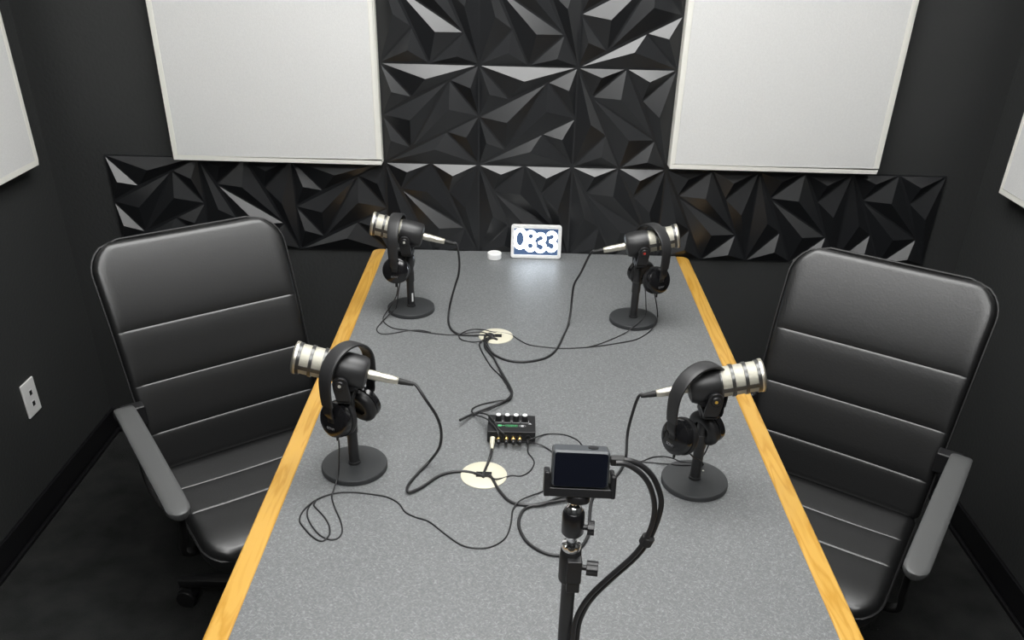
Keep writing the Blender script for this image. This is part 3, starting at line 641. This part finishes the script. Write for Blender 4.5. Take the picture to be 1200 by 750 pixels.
obj('plug', lathe(BM(), [(.0055, 0), (.0055, .016), (.0045, .018), (.0032, .030), (.003, .034)], axis_m((0, 0, 0), d), 20), 'cream', t)
pts = [d*.03]+[Vector(p)-t.location for p in CABLES['amp_feed'][1:]]
b = BM(); tube(b, pts, .0027, 10, 6); obj('cord', b, 'cord', t, angle=80)

# ------------------------------------------------------------------ headphone amplifier
t = thing('headphone_amplifier', 'small black four-channel headphone amplifier box with white-topped knobs and green print', 'amplifier', (-.0235, -1.155, ZT+.0004))
w, d0, d1, h = .0520, -.036, .034, .030
obj('case', box(BM(), (-w, d0, .003), (w, d1, h)), 'black', t, bevel=.0012)
for x in (-.044, .044):
    for y in (-.028, .026): obj('foot', lathe(BM(), [(.005, 0), (.005, .0035)], Matrix.Translation((x, y, 0)), 14), 'rubber', t)
for i in range(4):
    x = -.0290+.0193*i
    k = obj('knob', lathe(BM(), [(.0068, h), (.0064, h+.0125), (.0058, h+.0135)], Matrix.Translation((x, .012, 0)), 24), 'black', t)
    obj('knob_cap', lathe(BM(), [(.0056, h+.0133), (.0050, h+.0150), (0, h+.0154)], Matrix.Translation((x, .012, 0)), 24), 'whitetop', k)
    b = BM()
    pts = [(x-.0085, .012), (x-.0085, .0035), (x-.0065, .0015), (x+.0065, .0015), (x+.0085, .0035), (x+.0085, .012)]
    tube(b, [(p[0], p[1], h+.0002) for p in pts], .0004, 4, 1); obj('knob_outline', b, 'print', t)
Tt = lambda x, y: Matrix.Translation((x, y, h+.0002))
# green label: two small framed boxes with letters
b = BM(); box(b, (-.0295, -.0145, h), (-.0215, -.0080, h+.0004)); obj('green_mark', b, 'green', t, smooth=False)
text_obj('green_lettering', 'HA', .0052, 'green', t, Tt(-.0180, -.0112), .0002)
b = BM()
for lo, hi in (((-.0130, -.0150), (.0130, -.0144)), ((-.0130, -.0080), (.0130, -.0074)), ((-.0130, -.0150), (-.0124, -.0074)), ((.0124, -.0150), (.0130, -.0074)), ((-.0003, -.0150), (.0003, -.0074))): box(b, (*lo, h), (*hi, h+.0004))
obj('green_frame', b, 'green', t, smooth=False)
text_obj('green_lettering', 'MICROAMP', .0050, 'green', t, Tt(0, -.0113), .0002, .86)
lathe_b = lathe(BM(), [(.0034, h), (.0034, h+.0004)], Matrix.Translation((.0235, -.0112, 0)), 20); obj('round_mark', lathe_b, 'print', t)
b = BM()
tube(b, [(.0235+.0072*cos(a), -.0112+.0040*sin(a), h+.0002) for a in [2*pi*k/24 for k in range(25)]], .0003, 4, 1); obj('round_mark_outline', b, 'print', t)
b = BM(); prism(b, [(.036, -.0035), (.044, -.0035), (.040, .0015)], h, h+.0004); obj('triangle_mark', b, 'print', t, smooth=False)
yf = d0
xs = [-.0400, -.0270, -.0105, .0045, .0185, .0360]
for i, x in enumerate(xs):
    z = .0175
    obj('jack_socket', lathe(BM(), [(.0030, 0), (.0058, 0), (.0058, .0022), (.0046, .0026), (.0030, .0022)], axis_m((x, yf, z), (0, -1, 0)), 24, cap=False), 'satin' if i else 'black', t)
    if 1 <= i <= 4:
        pl = obj('jack_plug', lathe(BM(), [(.0042, .001), (.0047, .003), (.0047, .0105), (.0038, .0125)], axis_m((x, yf, z), (0, -1, -.15)), 20), 'gold', t)
        obj('plug_sleeve', lathe(BM(), [(.0042, .0115), (.0046, .013), (.0046, .0185), (.0036, .0215), (.0024, .0215)], axis_m((x, yf, z), (0, -1, -.15)), 20), 'black', pl)
    if i == 5:
        obj('power_plug', lathe(BM(), [(.0032, .001), (.0034, .012), (.0016, .016)], axis_m((x, yf, .012), (0, -1, -.1)), 16), 'rubber', t)

# ------------------------------------------------------------------ clock and puck
t = thing('digital_clock', 'white-framed digital clock with lit 0833 digits, far end of the table', 'clock', (.042, -.066, ZT+.0005), .0)
cw, chh = .0825, .1095
K = .0002782; Kv = .000281
tiltm = Matrix.Rotation(-.10, 4, 'X')
def LP(X, Y_): return ((X-648)*K, (590-Y_)*Kv)
def rr(x0, z0, x1, z1, r, n=6):
    out = []
    for cx, cz, a0 in ((x1-r, z1-r, 0), (x0+r, z1-r, pi/2), (x0+r, z0+r, pi), (x1-r, z0+r, 3*pi/2)):
        out += [(cx+r*cos(a0+pi/2*k/n), cz+r*sin(a0+pi/2*k/n)) for k in range(n+1)]
    return out
XZ = tiltm @ Matrix(((1, 0, 0, 0), (0, 0, -1, 0), (0, 1, 0, 0), (0, 0, 0, 1)))   # polygon xy -> xz, z extrude -> -y
b = BM()
o_ = rr(-.0825, .0, .0825, .1095, .009); i_ = rr(LP(388, 0)[0], LP(0, 548)[1], LP(903, 0)[0], LP(0, 240)[1], .001)
n = len(o_)
def ringface(pts, z): return [b.verts.new(XZ @ Vector((p[0], p[1], z))) for p in pts]
of, ob_, iff, ib = ringface(o_, .006), ringface(o_, -.012), ringface(i_, .006), ringface(i_, .002)
for k in range(n):
    k2 = (k+1) % n
    b.faces.new((of[k], of[k2], iff[k2], iff[k])); b.faces.new((of[k], ob_[k], ob_[k2], of[k2])); b.faces.new((iff[k], iff[k2], ib[k2], ib[k]))
b.faces.new(ob_)
fr = obj('frame', b, 'bright_white', t, bevel=.002)
b = BM(); prism(b, i_, .0005, .0022, XZ); sc_ = obj('screen', b, 'lcd', t, smooth=False)
def digit(strokes, r):
    b = BM(); lev = .0024
    for cx, cy, rx, ry in strokes['discs']:
        x, z = LP(cx, cy)
        lathe(b, [(1, 0), (1, .0006)], XZ @ Matrix.Translation((x, z, lev)) @ Matrix.Diagonal((rx*K, ry*Kv, 1, 1)), 32)
        lev += .00003
    return b
def ring_digit(segs, halfw):
    """flat fat strokes as a union of overlapping discs' hull: ribbons along polylines"""
    b = BM(); lev = .0024
    for seg in segs:
        P = [Vector(LP(*p)) for p in seg]; closed = seg[0] == seg[-1]
        L_, R_ = [], []
        m = len(P)-1 if closed else len(P)
        for i in range(m):
            a = P[(i-1) % m] if closed else P[max(0, i-1)]; c = P[(i+1) % m] if closed else P[min(m-1, i+1)]
            d = (c-a).normalized(); nn = Vector((-d.y, d.x))*halfw
            L_.append(XZ @ Vector((*(P[i]+nn), lev))); R_.append(XZ @ Vector((*(P[i]-nn), lev)))
        vl = [b.verts.new(p) for p in L_]; vr = [b.verts.new(p) for p in R_]
        for i in range(m if closed else m-1): b.faces.new((vl[i], vl[(i+1) % m], vr[(i+1) % m], vr[i]))
        if not closed:
            for q in (P[0], P[-1]):
                lathe(b, [(halfw, 0), (halfw, .0001)], XZ @ Matrix.Translation((q.x, q.y, lev-.00005)), 20)
        lev += .00012
    return b
def ell(cx, cy, rx, ry, a0=0, a1=360, n=28): return [(cx+rx*cos(radians(a0+(a1-a0)*k/n)), cy-ry*sin(radians(a0+(a1-a0)*k/n))) for k in range(n+1)]
def closed(l): l[-1] = l[0]; return l
def mid(v): return v
hw_ = 20*K
digits = [
    [closed(ell(457, 362, 66, 104))],
    [closed(ell(583, 328, 50, 48)), closed(ell(580, 440, 52, 54)), [(583, 384), (581, 390)]],
    [ell(698, 350, 50, 48, 140, -90), ell(700, 455, 52, 50, 90, -140), [(690, 402), (715, 402)]],
    [ell(828, 330, 48, 48, 140, -90), ell(830, 440, 50, 54, 90, -140), [(820, 384), (845, 384)]]]
for nm, segs, hh in zip(('zero', 'eight', 'three', 'three'), digits, (23*K, 22*K, 21*K, 21*K)):
    obj('digit', ring_digit(segs, hh), 'digit', sc_, smooth=False)
b = BM(); box(b, (-.03, .012, .0), (.03, .036, .004)); box(b, (-.03, .005, .004), (.03, .016, .02)); obj('stand_foot', b, 'white', t, bevel=.002)

t = lathe(BM(), [(.0222, 0), (.0235, .0015), (.0235, .0175), (.0222, .0195), (.0205, .0198), (.0, .0192)], n=40)
o = obj('round_puck', t, 'bright_white', angle=30); o.location = (-.094, -.076, ZT+.0005); tag(o, 'small round white puck left of the digital clock', 'sensor puck')

# ------------------------------------------------------------------ camera stand and action camera
TX, TYY = .0515, -1.945
t = thing('camera_stand', 'black tripod with ball head and clamp standing at the near end of the table', 'tripod', (TX, TYY, ZT+.0004))
Z0 = ZT
def z_(z): return z-Z0
obj('column', lathe(BM(), [(.0088, .05), (.0088, z_(1.050))], n=28), 'satin', t)
b = BM(); lathe(b, [(.014, .045), (.017, .052), (.017, .08), (.012, .088)], n=28); obj('leg_hub', b, 'black', t)
for k in range(3):
    a = radians(90+120*k); b = BM(); sweep(b, [(cos(a)*.012, sin(a)*.012, .066), (cos(a)*.055, sin(a)*.055, .034), (cos(a)*.112, sin(a)*.112, .006)], .012, .007, (-sin(a), cos(a), 0), 2)
    lg = obj('leg', b, 'black', t); obj('foot', lathe(BM(), [(.007, 0), (.008, .003), (.008, .009), (.005, .013)], Matrix.Translation((cos(a)*.112, sin(a)*.112, 0)), 16), 'rubber', lg)
# collar clamp
b = BM(); lathe(b, [(.0125, z_(1.050)), (.0135, z_(1.054)), (.0135, z_(1.086)), (.0125, z_(1.098)), (.0095, z_(1.102))], n=28)
box(b, (-.005, -.020, z_(1.060)), (.013, -.006, z_(1.094))); box(b, (-.004, -.018, z_(1.044)), (.012, -.005, z_(1.062)))
cl = obj('collar', b, 'black', t, bevel=.0015)
def knob(name, parent, p, r, L, sh):
    d = Vector((1, -.12, .0)); m = axis_m(p, d); kb = obj(name, lathe(BM(), [(.0034, 0), (.0034, sh), (.004, sh)], m, 16), 'black', parent)
    b = BM(); pts = []
    for k in range(36):
        rr_ = r*(1 if (k//3) % 2 else .90); pts.append((rr_*cos(2*pi*k/36), rr_*sin(2*pi*k/36)))
    prism(b, pts, sh, sh+L, m); obj('knob_grip', b, 'black', kb, bevel=.0006)
knob('clamp_knob', cl, (.010, -.010, z_(1.079)), .0092, .014, .009)
obj('neck', lathe(BM(), [(.0112, z_(1.099)), (.0118, z_(1.103)), (.0112, z_(1.107)), (.0065, z_(1.109)), (.0065, z_(1.116)), (.0092, z_(1.1235))], n=28), 'chrome', t)
b = BM(); lathe(b, [(.0110, z_(1.122)), (.0132, z_(1.125)), (.0134, z_(1.147)), (.0130, z_(1.153)), (.0117, z_(1.1560)), (.0106, z_(1.1560)), (.0104, z_(1.152))], n=32, cap=False)
bh = obj('ball_housing', b, 'gloss_black', t, angle=40)
b = BM(); bmesh.ops.create_uvsphere(b, u_segments=24, v_segments=16, radius=.0104, matrix=Matrix.Translation((0, 0, z_(1.1555)))); lathe(b, [(.0042, z_(1.160)), (.0042, z_(1.176))], n=16)
obj('ball', b, 'chrome', bh)
knob('ball_knob', bh, (.011, -.004, z_(1.135)), .0088, .008, .006)
# clamp, tilted with the camera
CT = Matrix.Translation((.0035, 0, z_(1.1695))) @ Matrix.Rotation(-.30, 4, 'X') @ Matrix.Rotation(.02, 4, 'Y')
b = BM(); lathe(b, [(.0135, .0), (.0142, .002), (.0142, .008), (.0130, .009)], CT, 28); tp = obj('mount_plate', b, 'black', t)
b = BM(); box(b, (-.0405, -.014, .009), (.0375, .014, .020), CT)
box(b, (-.0405, -.0145, .009), (-.0335, .0145, .036), CT); box(b, (-.0405, -.0155, .030), (-.034, -.0125, .0385), CT)
cp = obj('phone_clamp', b, 'black', t, bevel=.002)
b = BM(); box(b, (.0352, -.0145, .0085), (.0415, .0145, .036), CT); obj('clamp_jaw', b, 'black', cp, bevel=.002)
for x in (-.037, .038):
    obj('jaw_screw', lathe(BM(), [(.0022, 0), (.0022, .0015), (0, .002)], CT @ Matrix.Translation((x, -.008, .036)), 12), 'chrome', cp)
# camera on the clamp
CM = Matrix.Translation((TX, TYY, ZT+.0004)) @ CT
t = thing('action_camera', 'small grey action camera with dark rear screen, held in the tripod clamp', 'camera'); t.matrix_world = CM @ Matrix.Translation((0, 0, .0205))
b = BM(); box(b, (-.0325, -.0150, 0), (.0325, .0150, .0440)); obj('body', b, 'cam_body', t, bevel=.004, seg=3)
b = BM(); m = Matrix(((1, 0, 0, 0), (0, 0, -1, 0), (0, 1, 0, 0), (0, 0, 0, 1)))
prism(b, rr(-.0300, .0022, .0300, .0418, .003), .0146, .0156, m); scn = obj('rear_screen', b, 'glass', t, smooth=False)
b = BM(); lathe(b, [(.013, 0), (.013, .006), (.011, .007), (.010, .004), (0, .004)], axis_m((-.014, .015, .026), (0, 1, 0)), 32); obj('lens', b, 'gloss_black', t)
obj('shutter_button', lathe(BM(), [(.006, 0), (.006, .001), (0, .0014)], Matrix.Translation((.014, 0, .044)), 24), 'black', t)
# camera cables
A0 = Vector(CABLES['cam1'][0])
t = thing('camera_cable', 'tied pair of black cables hanging from the action camera beside the tripod column', 'cable', A0)
for k, r in (('cam1', .0034), ('cam2', .0032)):
    b = BM(); tube(b, [Vector(p)-A0 for p in CABLES[k]], r, 12, 6); obj('cord', b, 'cord', t, angle=80)
obj('connector', box(BM(), (-.0065, -.004, -.0060), (.010, .006, .0040)), 'rubber', t, bevel=.002)
i1 = Vector(CABLES['cam1'][8])-A0; i2 = Vector(CABLES['cam2'][7])-A0; mid_ = (i1+i2)/2
dd = (Vector(CABLES['cam1'][9])-Vector(CABLES['cam1'][7])).normalized()
obj('cable_tie', lathe(BM(), [(.0072, -.006), (.0080, -.005), (.0080, .005), (.0072, .006)], axis_m(mid_, dd), 20), 'rubber', t)

# ------------------------------------------------------------------ camera
PIT, YAW, ROLL = PARAMS[3:6]
cp_, sp_ = cos(PIT), sin(PIT); cyw, syw = cos(YAW), sin(YAW); cr, sr = cos(ROLL), sin(ROLL)
fwd = Vector((syw*cp_, cyw*cp_, -sp_)); right = Vector((cyw, -syw, 0)); up = right.cross(fwd)
r2 = right*cr+up*sr; u2 = up*cr-right*sr
cam = bpy.data.cameras.new('camera'); co = bpy.data.objects.new('camera', cam); C.objects.link(co)
mw = Matrix((r2, u2, -fwd)).transposed().to_4x4(); mw.translation = Vector(PARAMS[:3]); co.matrix_world = mw
cam.sensor_fit = 'HORIZONTAL'; cam.sensor_width = 36; cam.lens = PARAMS[6]/1200*36; cam.shift_y = PARAMS[7]/1200
cam.clip_start = .02
scene.camera = co
w = bpy.data.worlds.new('world'); scene.world = w; w.use_nodes = True
w.node_tree.nodes['Background'].inputs[0].default_value = (.5, .5, .5, 1); w.node_tree.nodes['Background'].inputs[1].default_value = .0
vs = scene.view_settings; vs.view_transform = 'Standard'; vs.look = 'None'; vs.gamma = 1; vs.use_curve_mapping = False
vs.exposure = EXPO
